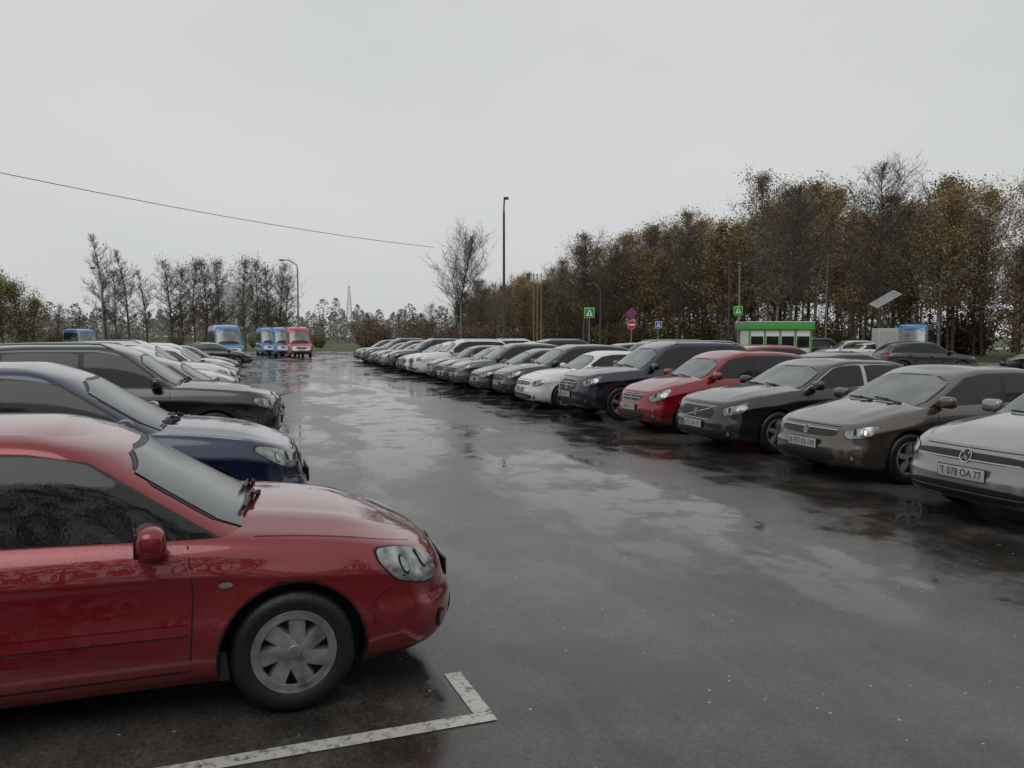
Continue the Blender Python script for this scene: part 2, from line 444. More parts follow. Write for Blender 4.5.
    rr=R*S.get('rimk',.64); nsp=S.get('spokes',5)
    for a in ax:
        for sd in(1,-1):
            c=Vector((-a,sd*(W/2-.118),R))
            def lathe(pr,mat,n=48):
                vs=[];fs=[]
                for y,r in pr:
                    for i in range(n):
                        t=2*math.pi*i/n; vs.append(c+Vector((r*math.cos(t),sd*y,r*math.sin(t))))
                for j in range(len(pr)-1):
                    for i in range(n): fs.append((j*n+i,j*n+(i+1)%n,(j+1)*n+(i+1)%n,(j+1)*n+i))
                mb.add(vs,fs,MI[mat])
            lathe([(-.1,rr),(-.105,rr+.04),(-.09,R-.015),(-.065,R-.002),(-.03,R),(-.028,R-.006),(-.02,R-.006),(-.018,R),(.018,R),(.02,R-.006),(.028,R-.006),(.03,R),(.065,R-.002),(.09,R-.015),(.103,R-.04),(.106,rr+.04),(.098,rr+.012),(.092,rr)],'tyre')
            lathe([(.092,rr+.004),(.1,rr),(.098,rr-.012),(.085,rr-.02),(.05,rr-.025)],'rim')
            if S.get('cover'): lathe([(.098,rr-.004),(.099,rr-.035),(.085,rr-.04)],'rim')
            lathe([(.03,rr-.02),(.03,.001)],'black')
            hr=.068 if S.get('cover') else .055
            lathe([(.03,hr+.005),(.07,hr+.007),(.088,hr),(.096,hr-.015),(.096,.001)],'rim',24)
            lathe([(.096,.034),(.100,.03),(.100,.001)],'rim' if S.get('cover') else 'black',24)
            for k in range(nsp):
                t0=2*math.pi*k/nsp+.3; sk=S.get('skew',0)
                wi,wo=S.get('spw',(.032,.03))
                prof2=[(.045,-wi,t0),(rr-.012,-wo,t0+sk),(rr-.012,wo,t0+sk),(.045,wi,t0)]
                vs=[]
                for y in(.087,.045):
                    for (r,w,t) in prof2:
                        w2=w*(1 if y>.06 else 1.25)
                        yy=y+(.004 if r<.1 else 0)
                        vs.append(c+Vector((r*math.cos(t)-w2*math.sin(t),sd*yy,r*math.sin(t)+w2*math.cos(t))))
                m0=c+Vector((.045*math.cos(t0),sd*.098,.045*math.sin(t0))); m1=c+Vector(((rr-.012)*math.cos(t0+sk),sd*.094,(rr-.012)*math.sin(t0+sk)))
                vs+=[m0,m1]
                mb.add(vs,[(0,1,9,8),(8,9,2,3),(0,1,5,4),(2,3,7,6),(1,9,2,6,5)],MI['rim'],False)
    return mb.mesh(name,[P_DEF if s=='paint' else M[s] for s in SLOTS])
def Q(y,z0,z1,k=1): return [(-y,z1),(y,z1),(y*k,z0),(-y*k,z0)]
LAN=dict(L=4.53,W=1.70,H=1.43,R=.298,axles=(.90,3.51),crown=.075,l0=.46,
 top=[(0,.63),(.2,.69),(.45,.755),(.8,.815),(1.2,.855),(1.6,.875),(2.5,.90),(3.4,.94),(4.0,.96),(4.53,.93)],
 roof=[(1.2,1.17),(1.75,1.30),(2.1,1.35),(2.5,1.36),(3.0,1.335),(3.5,1.25)],
 ws=(.90,1.68),bk=(4.0,3.10),gaf=.34,gar=.32,split=[2.36,3.18],doors=(1.34,2.36,3.25),sill=.27,mdu=.27,mdz=.03,
 lamp=[(.48,.56),(.45,.66),(.60,.705),(.80,.73),(.98,.735),(1.0,.68),(.92,.60),(.7,.555)],lk=.80,bulbs=((-.09,.042,'lamp'),(.07,.046,'lamp')),
 mould=.47,bseam=[(.42,.56),(.52,.50),(.52,.40)],rep=(1.20,.66),af=.55,nf=2.9,cp=.2,
 front=[(Q(.36,.53,.61),.004,'black'),([(-.34,.57),(.34,.57)],.012,'chrome'),(Q(.55,.26,.37,.9),.004,'black')],
 badge=(.58,.05),fog=(.56,.33),platez=.46,text='K 512 MH 99',cover=True,spokes=7,skew=.30,spw=(.036,.040),rimk=.66)
GOLF=dict(L=4.26,W=1.79,H=1.45,R=.315,axles=(.87,3.5),hatch=1,
 top=[(0,.70),(.2,.755),(.5,.83),(.9,.90),(1.3,.95),(2.5,.98),(3.6,1.02),(4.26,1.0)],
 roof=[(1.3,1.2),(1.9,1.37),(2.4,1.41),(3.0,1.40),(3.6,1.36),(4.1,1.3)],
 ws=(1.05,1.80),bk=(4.15,3.65),split=[2.4,3.3],doors=(1.35,2.4,3.3),
 lamp=[(.42,.60),(.42,.69),(.7,.725),(.98,.745),(1.0,.70),(.86,.615),(.6,.59)],
 front=[(Q(.62,.605,.69,.97),.004,'black'),([(-.56,.618),(.56,.618)],.012,'chrome'),(Q(.72,.25,.385,.92),.004,'black'),([(-.64,.32),(.64,.32)],.010,'paint')],
 badge=(.65,.066),fog=(.72,.31),platez=.49,text='T 078 OA 77',bseam=[(.45,.6),(.53,.4)])
CIV=dict(L=4.54,W=1.75,H=1.43,R=.315,axles=(.90,3.60),
 top=[(0,.67),(.2,.72),(.5,.785),(.9,.87),(1.2,.92),(2.5,.96),(3.6,1.0),(4.54,.99)],
 roof=[(1.2,1.2),(1.8,1.33),(2.3,1.39),(2.7,1.39),(3.3,1.34),(3.8,1.2)],
 ws=(.92,1.86),bk=(4.1,3.2),split=[2.45,3.35],doors=(1.3,2.45,3.35),cp=.2,
 lamp=[(.44,.58),(.42,.65),(.7,.69),(1.0,.72),(1.02,.68),(.86,.60),(.6,.57)],
 front=[(Q(.54,.565,.655,.9),.004,'black'),([(-.52,.652),(.52,.652)],.014,'chrome'),(Q(.56,.25,.385,.85),.004,'black'),([(-.40,.31),(.40,.31)],.010,'dark')],
 badge=(.622,.05),fog=(.74,.33),platez=.465,text='B 977 KE 199',bseam=[(.45,.56),(.53,.4)])
VOL=dict(L=4.63,W=1.86,H=1.46,R=.33,axles=(.95,3.72),
 top=[(0,.73),(.2,.79),(.5,.855),(.9,.92),(1.4,.97),(2.5,1.0),(3.8,1.04),(4.63,1.02)],
 roof=[(1.4,1.2),(2.0,1.36),(2.5,1.42),(3.0,1.41),(3.8,1.33),(4.2,1.2)],
 ws=(1.15,1.98),bk=(4.35,3.5),split=[2.6,3.5],doors=(1.45,2.6,3.5),cp=.18,
 lamp=[(.44,.61),(.44,.69),(.62,.735),(.95,.755),(1.0,.715),(.86,.64),(.6,.60)],
 front=[(Q(.50,.50,.71,.85),.004,'black'),([(-.49,.71),(.49,.71)],.012,'chrome'),([(-.40,.51),(.40,.51)],.012,'chrome'),([(-.34,.52),(.40,.69)],.014,'chrome'),(Q(.70,.24,.35,.92),.004,'black')],
 badge=(.61,.05),fog=(.72,.32),platez=.43,text='H 571 XO 777',chrometrim=1,bseam=[(.45,.6),(.53,.4)])
TII=dict(L=4.30,W=1.70,H=1.54,R=.305,axles=(.83,3.43),hatch=1,
 top=[(0,.73),(.2,.79),(.5,.875),(.9,.96),(1.2,1.0),(2.5,1.02),(3.6,1.05),(4.3,1.02)],
 roof=[(1.2,1.25),(1.7,1.42),(2.2,1.50),(2.8,1.50),(3.4,1.45),(4.0,1.38)],
 ws=(.92,1.68),bk=(4.2,3.6),split=[2.25,3.15],doors=(1.22,2.25,3.15),
 lamp=[(.44,.62),(.42,.70),(.68,.77),(.98,.83),(1.02,.78),(.9,.68),(.62,.61)],
 front=[(Q(.44,.60,.73,.7),.004,'black'),([(-.42,.70),(.42,.70)],.014,'chrome'),([(-.36,.65),(.36,.65)],.014,'chrome'),(Q(.55,.26,.40,.9),.004,'black')],
 badge=(.67,.055),fog=(.70,.34),platez=.48,text='A 204 TP 177',bseam=[(.45,.6),(.53,.4)])
SUV=dict(L=4.75,W=1.93,H=1.76,R=.37,axles=(.92,3.82),hatch=1,clad=1,rails='chrome',
 bot=[(0,.30),(.3,.25),(4.3,.28),(4.75,.36)],sill=.40,nf=3.4,
 top=[(0,.90),(.2,.955),(.5,1.01),(.9,1.05),(1.4,1.08),(2.5,1.11),(3.8,1.15),(4.75,1.12)],
 roof=[(1.4,1.4),(2.0,1.59),(2.5,1.67),(3.2,1.67),(4.0,1.63),(4.6,1.54)],
 ws=(1.22,1.98),bk=(4.66,4.10),split=[2.62,3.6],doors=(1.48,2.62,3.6),crown=.06,
 nose=[(0,.12),(.12,.04),(.3,0),(.5,.0),(.65,.015),(.8,.04),(.92,.08),(1,.15)],
 lamp=[(.46,.76),(.44,.85),(.68,.89),(.96,.91),(1.0,.86),(.88,.79),(.62,.75)],
 front=[(Q(.50,.62,.86,.88),.004,'black'),([(-.44,.74),(.44,.74)],.018,'chrome'),([(-.48,.80),(.48,.80)],.012,'chrome'),(Q(.76,.32,.46,.9),.004,'black'),([(-.64,.35),(.64,.35)],.012,'chrome')],
 badge=(.74,.085),fog=(.76,.43),platez=.54,text='E 340 KX 777',tail=[(2.1,.86),(2.1,1.05),(2.62,1.05),(2.6,.9)])
JET=dict(L=4.65,W=1.78,H=1.45,R=.315,axles=(.9,3.55),
 top=[(0,.70),(.2,.76),(.5,.835),(.9,.90),(1.3,.95),(2.5,.98),(3.6,1.02),(4.65,1.0)],
 roof=[(1.3,1.2),(1.9,1.36),(2.4,1.41),(2.9,1.40),(3.4,1.34),(3.9,1.2)],
 ws=(1.08,1.90),bk=(4.15,3.3),split=[2.5,3.4],doors=(1.4,2.5,3.4),cp=.18,
 lamp=[(.44,.60),(.44,.69),(.7,.725),(.98,.745),(1.0,.70),(.86,.62),(.6,.59)],
 front=[(Q(.58,.60,.69,.96),.004,'black'),([(-.56,.645),(.56,.645)],.012,'chrome'),(Q(.70,.25,.39,.92),.004,'black'),([(-.6,.31),(.6,.31)],.010,'chrome')],
 badge=(.645,.06),fog=(.74,.31),platez=.48,text='M 615 EC 197',bseam=[(.45,.6),(.53,.4)])
XOV=dict(L=4.55,W=1.84,H=1.63,R=.34,axles=(.9,3.6),hatch=1,
 bot=[(0,.27),(.3,.22),(4.1,.25),(4.55,.34)],sill=.33,
 top=[(0,.76),(.2,.825),(.5,.90),(.9,.96),(1.3,.99),(2.5,1.03),(3.7,1.07),(4.55,1.05)],
 roof=[(1.2,1.3),(1.8,1.46),(2.3,1.54),(2.9,1.55),(3.7,1.50),(4.4,1.42)],
 ws=(1.0,1.90),bk=(4.45,3.85),split=[2.45,3.4],doors=(1.35,2.45,3.4),
 lamp=[(.46,.66),(.44,.74),(.68,.81),(1.0,.85),(1.04,.81),(.9,.73),(.66,.66)],
 front=[(Q(.50,.56,.75,.8),.004,'black'),([(-.48,.74),(.48,.74)],.014,'chrome'),([(-.44,.66),(.44,.66)],.010,'chrome'),(Q(.64,.28,.43,.9),.004,'black')],
 badge=(.66,.06),fog=(.74,.38),platez=.50,text='P 118 TO 97',tail=[(2.1,.82),(2.1,1.0),(2.62,1.0),(2.6,.85)])
VAN=dict(L=6.2,W=2.05,H=2.75,R=.36,axles=(1.0,4.7),hatch=1,l0=.5,lk=.6,
 bot=[(0,.32),(.3,.28),(5.8,.32),(6.2,.4)],sill=.4,livery=.55,
 top=[(0,.95),(.25,1.05),(.6,1.18),(1.0,1.25),(6.2,1.3)],
 roof=[(.9,2.1),(1.4,2.5),(2.0,2.66),(3.0,2.70),(6.0,2.68)],
 ws=(.72,1.32),bk=(6.16,6.05),split=[2.0,3.1,4.2,5.1],doors=(1.2,2.1,3.3),cp=.15,
 gprof=[(0,.96),(.5,.92),(.8,.88),(.9,.85),(.96,.80),(1,.72)],wt=.70,gaf=.25,gar=.1,
 lamp=[(.46,.80),(.44,.98),(.66,1.04),(.86,1.06),(.88,.9),(.7,.8)],
 front=[(Q(.85,.58,.98,.97),.003,'white'),(Q(.5,.74,.92,.9),.006,'black'),([(-.46,.86),(.46,.86)],.014,'chrome'),(Q(.7,.36,.52,.9),.006,'black')],
 badge=(.86,.07),platez=.63,tail=[(2.1,.9),(2.1,1.25),(2.5,1.25),(2.5,.95)])
TYPES=dict(LAN=LAN,GOLF=GOLF,CIV=CIV,VOL=VOL,TII=TII,SUV=SUV,JET=JET,XOV=XOV,VAN=VAN)
CM={k:build_car('body_'+k.lower(),v) for k,v in TYPES.items()}
PA={'red':paint('paint_red',(.22,.004,.012),.4),'silver':paint('paint_silver',(.28,.285,.29),.6),'taupe':paint('paint_taupe',(.105,.085,.075),.65),
'black':paint('paint_black',(.008,.009,.010),.1),'char':paint('paint_charcoal',(.016,.016,.018),.4),'navy':paint('paint_navy',(.006,.010,.026),.3),
'white':paint('paint_white',(.66,.67,.67),0),'grey':paint('paint_grey',(.08,.084,.09),.6),'blue':paint('paint_blue',(.008,.014,.055),.35),
'cherry':paint('paint_cherry',(.24,.006,.014),.35),'dgrey':paint('paint_dark_grey',(.03,.033,.035),.5),'busblue':paint('paint_bus_blue',(.02,.17,.42),0),'busred':paint('paint_bus_red',(.42,.015,.05),0)}
def car(t,c,x,y,rot=0,name='parked_car',jit=True):
    o=obj(name,CM[t],(x,y,.008),math.radians(rot+(random.uniform(-1.3,1.3) if jit else 0)))
    o.material_slots[0].link='OBJECT'; o.material_slots[0].material=PA[c]; return o
car('LAN','red',1.0,4.70,2.2,jit=False)
car('XOV','blue',.40,7.95,1,jit=False)
car('SUV','black',.30,12.9,0)
car('GOLF','silver',.42,15.5); car('JET','white',-.25,18.1); car('XOV','white',-.5,20.7); car('SUV','white',-.7,23.3)
car('TII','white',-.6,25.9); car('JET','silver',-.6,28.5); car('XOV','white',-.8,31.1); car('GOLF','dgrey',-.8,36.3)
car('CIV','black',-.4,52); car('JET','char',-1.0,57.2)
RR=[('GOLF','silver',6.4),('CIV','taupe',6.6),('VOL','char',6.6),('TII','cherry',6.6),('SUV','navy',6.5),('JET','white',6.3),
('XOV','char',6.4),('CIV','dgrey',6.35),('XOV','grey',6.4),('VOL','char',6.5),('GOLF','dgrey',6.6),('SUV','white',6.4),('XOV','white',6.4),('JET','black',6.5),
('SUV','black',6.5),('CIV','grey',6.6),('XOV','char',6.6),('GOLF','black',6.5),('SUV','dgrey',6.6),('JET','black',6.6),('XOV','navy',6.5)]
for i,(t,c,x) in enumerate(RR): car(t,c,x+random.uniform(-.1,.1)*(i>2),5.95+2.63*i+random.uniform(-.08,.08),180)
B2=[0,0,0,0,('CIV','grey'),('XOV','cherry'),('JET','dgrey'),('SUV','dgrey'),('XOV','char'),('GOLF','silver'),('CIV','silver'),('SUV','char'),('XOV','white'),('JET','silver'),('SUV','white')]
for i,e in enumerate(B2):
    if not e: continue
    t,c=e; L=TYPES[t]['L']; car(t,c,11.9+L,6.3+2.63*i,0)
# survey helper: bearing from the camera axis and distance -> world position
TH=math.radians(17.57); CT,ST=math.cos(TH),math.sin(TH)
def loc(px,d,z=0):
    r=(px-512)/796*d; return (r*CT+d*ST,d*CT-r*ST,z)
def carat(t,c,px,d,rot,name='parked_car'):
    x,y,_=loc(px,d); return car(t,c,x,y,rot,name)
carat('XOV','dgrey',972,38,-20)
carat('XOV','white',814,54,160); carat('JET','white',908,52,-10); carat('CIV','black',1002,42,150); carat('SUV','dgrey',778,60,170)
carat('GOLF','grey',1050,38,170)
for c,px,d,r in(('busred',302,70,-84),('busblue',287,73,-84),('busblue',273,76,-85),('busblue',231,59,-80),('busblue',92,92,-60),('busblue',908,53,220)):
    carat('VAN',c,px,d,r,'minibus')
# ------------------------------------------------------------------ ground
def sheet(name,x0,x1,y0,y1,z,mat):
    me=D.meshes.new(name); me.from_pydata([(x0,y0,z),(x1,y0,z),(x1,y1,z),(x0,y1,z)],[],[(0,1,2,3)]); me.materials.append(mat)
    return obj(name,me)
def asphalt():
    m,nt,b=nmat('wet_asphalt'); L=nt.links; N=nt.nodes.new
    tc=N('ShaderNodeTexCoord')
    def noise(sc,det=6,rough=.55,vec=None):
        n=N('ShaderNodeTexNoise'); n.inputs['Scale'].default_value=sc; n.inputs['Detail'].default_value=det; n.inputs['Roughness'].default_value=rough
        L.new(vec or tc.outputs['Object'],n.inputs['Vector']); return n
    mp=N('ShaderNodeMapping'); mp.inputs['Scale'].default_value=(1.6,.55,1); L.new(tc.outputs['Object'],mp.inputs[0])
    big=noise(.34,6,.6,mp.outputs[0]); mid=noise(1.3,8,.65); fine=noise(160,3,.7); agg=noise(45,4,.7); patch=noise(.7,10,.7)
    pud=N('ShaderNodeMapRange'); pud.inputs[1].default_value=.44; pud.inputs[2].default_value=.52; L.new(big.outputs['Fac'],pud.inputs[0])
    m2=N('ShaderNodeMapRange'); m2.inputs[1].default_value=.38; m2.inputs[2].default_value=.52; L.new(mid.outputs['Fac'],m2.inputs[0])
    wet=N('ShaderNodeMath'); wet.operation='MULTIPLY'; L.new(pud.outputs[0],wet.inputs[0]); L.new(m2.outputs[0],wet.inputs[1])
    cr=N('ShaderNodeValToRGB'); cr.color_ramp.elements[0].position=.3; cr.color_ramp.elements[1].position=.75
    cr.color_ramp.elements[0].color=(.038,.034,.031,1); cr.color_ramp.elements[1].color=(.125,.112,.102,1)
    L.new(agg.outputs['Fac'],cr.inputs['Fac'])
    pr=N('ShaderNodeMapRange'); pr.inputs[1].default_value=.3; pr.inputs[2].default_value=.7; pr.inputs[3].default_value=.5; pr.inputs[4].default_value=1.45; L.new(patch.outputs['Fac'],pr.inputs[0])
    ps=N('ShaderNodeVectorMath'); ps.operation='SCALE'; L.new(cr.outputs['Color'],ps.inputs[0]); L.new(pr.outputs[0],ps.inputs['Scale'])
    dk=N('ShaderNodeMix'); dk.data_type='RGBA'; dk.blend_type='MULTIPLY'; dk.inputs['B'].default_value=(.45,.44,.43,1)
    L.new(wet.outputs[0],dk.inputs['Factor']); L.new(ps.outputs[0],dk.inputs['A'])
    v=N('ShaderNodeTexVoronoi'); v.inputs['Scale'].default_value=9; L.new(tc.outputs['Object'],v.inputs['Vector'])
    lt=N('ShaderNodeMath'); lt.operation='LESS_THAN'; lt.inputs[1].default_value=.065; L.new(v.outputs['Distance'],lt.inputs[0])
    gt=N('ShaderNodeMath'); gt.operation='GREATER_THAN'; gt.inputs[1].default_value=.51; L.new(mid.outputs['Fac'],gt.inputs[0])
    mm=N('ShaderNodeMath'); mm.operation='MULTIPLY'; L.new(lt.outputs[0],mm.inputs[0]); L.new(gt.outputs[0],mm.inputs[1])
    ch=N('ShaderNodeMix'); ch.data_type='RGBA'; ch.inputs['B'].default_value=(.38,.37,.34,1); L.new(mm.outputs[0],ch.inputs['Factor']); L.new(dk.outputs['Result'],ch.inputs['A'])
    L.new(ch.outputs['Result'],b.inputs['Base Color'])
    rr=N('ShaderNodeMapRange'); rr.inputs[3].default_value=.28; rr.inputs[4].default_value=.03; L.new(wet.outputs[0],rr.inputs[0]); L.new(rr.outputs[0],b.inputs['Roughness'])
    st=N('ShaderNodeMapRange'); st.inputs[3].default_value=.22; st.inputs[4].default_value=.006; L.new(wet.outputs[0],st.inputs[0])
    ad=N('ShaderNodeMath'); ad.operation='ADD'; L.new(fine.outputs['Fac'],ad.inputs[0]); L.new(agg.outputs['Fac'],ad.inputs[1])
    bp=N('ShaderNodeBump'); bp.inputs['Distance'].default_value=.005; L.new(st.outputs[0],bp.inputs['Strength']); L.new(ad.outputs[0],bp.inputs['Height'])
    st2=N('ShaderNodeMapRange'); st2.inputs[3].default_value=.25; st2.inputs[4].default_value=.04; L.new(wet.outputs[0],st2.inputs[0])
    bp2=N('ShaderNodeBump'); bp2.inputs['Distance'].default_value=.012; L.new(st2.outputs[0],bp2.inputs['Strength']); L.new(mid.outputs['Fac'],bp2.inputs['Height']); L.new(bp.outputs['Normal'],bp2.inputs['Normal'])
    L.new(bp2.outputs['Normal'],b.inputs['Normal']); b.inputs['IOR'].default_value=1.5
    return m
ASP=asphalt()
def ramp_ground(name,c0,c1,c2,sc=.4):
    m,nt,b=nmat(name); L=nt.links
    tc=nt.nodes.new('ShaderNodeTexCoord'); n=nt.nodes.new('ShaderNodeTexNoise'); n.inputs['Scale'].default_value=sc; n.inputs['Detail'].default_value=12; n.inputs['Roughness'].default_value=.7
    L.new(tc.outputs['Object'],n.inputs['Vector']); r=nt.nodes.new('ShaderNodeValToRGB'); e=r.color_ramp.elements
    e[0].position=.35;e[0].color=(*c0,1);e[1].position=.65;e[1].color=(*c2,1); k=e.new(.5); k.color=(*c1,1)
    L.new(n.outputs['Fac'],r.inputs['Fac']); L.new(r.outputs['Color'],b.inputs['Base Color']); b.inputs['Roughness'].default_value=.9
    return m
GR=ramp_ground('autumn_grass',(.045,.06,.018),(.07,.10,.025),(.12,.09,.035))
sheet('ground',-1500,1500,-300,2500,0,GR)
sheet('asphalt_parking_lot',-60,44,-40,84,.004,ASP)
sheet('asphalt_road',-200,200,92,100,.004,ASP)
KER=simple('kerb_concrete',(.30,.29,.28),.7,vary=.3,vscale=4)
def kerb(x0,y0,x1,y1):
    mb=MB(); mb.box(((x0+x1)/2,(y0+y1)/2,.065),(abs(x1-x0)+.15,abs(y1-y0)+.15,.14),0,.02); obj('kerb',mb.mesh('kerb',[KER]))
kerb(-60,84,44,84); kerb(44.1,-40,44.1,83.8)
def linemat():
    m,nt,b=nmat('worn_white_paint'); L=nt.links; tc=nt.nodes.new('ShaderNodeTexCoord')
    n=nt.nodes.new('ShaderNodeTexNoise'); n.inputs['Scale'].default_value=22; n.inputs['Detail'].default_value=12; n.inputs['Roughness'].default_value=.75; L.new(tc.outputs['Object'],n.inputs['Vector'])
    r=nt.nodes.new('ShaderNodeValToRGB'); e=r.color_ramp.elements; e[0].position=.38; e[0].color=(.09,.085,.078,1); e[1].position=.49; e[1].color=(.50,.49,.44,1)
    L.new(n.outputs['Fac'],r.inputs['Fac']); L.new(r.outputs['Color'],b.inputs['Base Color']); b.inputs['Roughness'].default_value=.3
    return m
LM=linemat()
mk=MB()
def strip(p0,p1,w):
    a=Vector((*p0,0));b=Vector((*p1,0)); n=(b-a).normalized().cross(Vector((0,0,1)))*w/2
    mk.add([(a+n)+Vector((0,0,.0085)),(b+n)+Vector((0,0,.0085)),(b-n)+Vector((0,0,.0085)),(a-n)+Vector((0,0,.0085))],[(0,1,2,3)],0,False)
strip((1.03,3.535),(-4.2,3.30),.095)
strip((.985,3.584),(.95,4.06),.09)
for i in range(1,16):
    y=3.60+2.6*i; strip((.55,y),(-4.3,y-.1),.09)
obj('parking_bay_markings',mk.mesh('marks',[LM],0))
# ------------------------------------------------------------------ trees
BK=simple('bark_grey_brown',(.085,.07,.06),.9,vary=.5,vscale=5)
BKL=simple('birch_bark',(.20,.185,.165),.9,vary=.6,vscale=4)
def leafm(n,c): return simple(n,c,.7,vary=.45,vscale=.5)
LF={'ora':leafm('leaf_orange',(.36,.21,.06)),'oro':leafm('leaf_ochre',(.33,.235,.085)),'bro':leafm('leaf_brown',(.20,.13,.07)),'dkb':leafm('leaf_dark',(.11,.085,.06)),
'grn':leafm('leaf_green',(.06,.09,.025)),'red':leafm('leaf_rust',(.13,.065,.045)),'hz':simple('haze_greyed_foliage',(.20,.185,.165),.9,vary=.35,vscale=.05)}  # hz: treeline foliage greyed in its base colour to stand in for haze
def tree(name,seed,H,spread,nleaf,leaves,crown0=.3,bark=BK,nb=34,leafsize=.12,fan=False,trunk=.011,wide=0):
    rnd=random.Random(seed); mb=MB(); tips=[]
    segs=10; pts=[Vector((0,0,-.1))]; dx=Vector((rnd.uniform(-.04,.04),rnd.uniform(-.04,.04),1))
    for i in range(segs):
        dx=Vector((dx.x+rnd.uniform(-.06,.06),dx.y+rnd.uniform(-.06,.06),1)); pts.append(pts[-1]+dx*(H/segs))
    r0=H*trunk
    for i in range(segs): mb.tube(pts[i],pts[i+1],r0*(1-i/segs)**.9+.015,r0*(1-(i+1)/segs)**.9+.015,0,7)
    def at(h):
        f=h*segs; i=min(segs-1,int(f)); return pts[i].lerp(pts[i+1],f-i)
    def branch(p,d,l,r,depth):
        k=4 if depth<2 else 2; q=p
        for i in range(k):
            d=(d+Vector((rnd.uniform(-.25,.25),rnd.uniform(-.25,.25),rnd.uniform(-.08,.2)))).normalized()
            n=q+d*(l/k); mb.tube(q,n,r*(1-i/k)+.004,r*(1-(i+1)/k)+.004,0,4 if depth==0 else 3)
            if depth<2:
                for _ in range(3 if depth==0 else 2):
                    sd=Vector((rnd.gauss(0,1),rnd.gauss(0,1),rnd.gauss(.3,.6))).normalized()
                    branch(q.lerp(n,rnd.random()),(d*.7+sd*.8).normalized(),l*rnd.uniform(.3,.5),r*.45,depth+1)
            else: tips.append(n)
            q=n
        tips.append(q)
    for b in range(nb):
        h=crown0+(1-crown0)*((b+rnd.random())/nb)**.9; h=min(.98,h)
        t=(h-crown0)/(1-crown0)
        l=spread*(math.sin(math.pi*min(1,(t*.80+.20)))**.7)*(rnd.uniform(.45,1.3) if wide else rnd.uniform(.65,1.15))
        az=b*2.4+rnd.uniform(-.6,.6); up=.30+.9*t+(.5 if fan else 0)
        branch(at(h),Vector((math.cos(az),math.sin(az),up)).normalized(),max(.6,l),r0*.32*(1-t*.7),0)
    nm=len(leaves); cl=[rnd.choice(tips) for _ in range(max(1,nleaf//7))] if nleaf else []
    for c in cl:
        mi=1+min(nm-1,int(rnd.random()**1.3*nm)); s0=rnd.uniform(.2,.7)
        for _ in range(7):
            p=c+Vector((rnd.gauss(0,s0),rnd.gauss(0,s0),rnd.gauss(-.05,s0*.8)))
            a=Vector((rnd.gauss(0,1),rnd.gauss(0,1),rnd.gauss(0,1))).normalized(); b=a.orthogonal().normalized(); s=leafsize*rnd.uniform(.4,1.2)
            c2=a.cross(b)
            mb.add([p-b*s,p-c2*s*.6,p+b*s,p+c2*s*.6],[(0,1,2,3)],mi,False)
    return mb.mesh(name,[bark]+leaves,0)
TR=[tree('t0',1,17,4.6,6600,[LF['oro'],LF['ora'],LF['bro']],.28,BKL,36,wide=1),
    tree('t1',2,15,4.4,5200,[LF['bro'],LF['oro'],LF['ora']],.28,BK,34,wide=1),
    tree('t2',3,17,4.8,2800,[LF['bro'],LF['dkb'],LF['oro']],.26,BK,42,wide=1),
    tree('t3',4,18,4.2,5200,[LF['bro'],LF['dkb'],LF['oro']],.30,BKL,36,wide=1),
    tree('t4',5,16,4.8,700,[LF['dkb'],LF['bro']],.26,BK,46,wide=1),
    tree('t5',6,13,4.0,5600,[LF['dkb'],LF['bro'],LF['ora']],.15,BK,34,wide=1)]
BARE=[tree('b0',11,15,4.2,0,[],.28,BK,52,trunk=.010),tree('b1',12,15,2.8,160,[LF['bro'],LF['dkb']],.25,BK,40,wide=1)]
ROUND=tree('r0',15,16,5.6,150,[LF['dkb']],.22,BK,62,fan=True,wide=1)
SEMI=[tree('s0',21,13,3.2,1300,[LF['bro'],LF['dkb'],LF['red']],.18,BK,42,wide=1),tree('s1',22,13,3.2,450,[LF['dkb'],LF['bro']],.2,BK,42,wide=1)]
GRN=tree('g0',31,9,3.2,5200,[LF['grn'],LF['oro']],.15,BK,30)
rnd=random.Random(99)
for row,(xx,sp) in enumerate(((49.5,6.2),(54,5.2),(59,5.2),(65,5.4),(71,6.2))):
    y=6+rnd.uniform(0,4)
    while y<215:
        if rnd.random()<.93:
            w=[4,3,3,3,2,5] if row<2 else [5,5,2,4,3,2]
            k=rnd.choices(range(6),w)[0]
            s=rnd.uniform(.74,1.08)*(1.0 if row>1 else .88)
            if y<60: s*=.92
            if 65<y<140: s*=1.12
            obj('autumn_tree',TR[k],(xx+rnd.uniform(-2,2)+(y>140)*3,y,0),rnd.uniform(0,6.3),(s*rnd.uniform(.9,1.25),s*rnd.uniform(.9,1.25),s))
        y+=sp*rnd.uniform(.6,1.4)
def T(me,px,d,s=1,name='bare_tree'): 
    x,y_,_=loc(px,d); obj(name,me,(x,y_,0),rnd.uniform(0,6.3),s)
T(ROUND,453,112,.98); T(BARE[0],790,60,.86); T(BARE[0],880,57,.92)
T(BARE[1],107,108,1.03);T(BARE[1],130,110,.9);T(BARE[1],148,115,.75);T(BARE[0],118,125,.8)
for px,s in((172,.95),(184,.86),(196,.92),(207,.95),(221,.97),(246,.9),(257,.95),(268,.88),(281,.95),(287,.8)): T(SEMI[rnd.randrange(2)],px,rnd.uniform(104,118),s,'autumn_tree')
for px,s in((5,1.0),(22,.9),(-12,1.05),(34,.7)): T(GRN,px,100,s,'green_tree')
for px,s in((470,.6),(482,.65),(430,.55),(400,.45),(60,.55),(80,.5),(415,.42),(370,.4)): T(SEMI[rnd.randrange(2)],px,rnd.uniform(125,150),s,'autumn_tree')
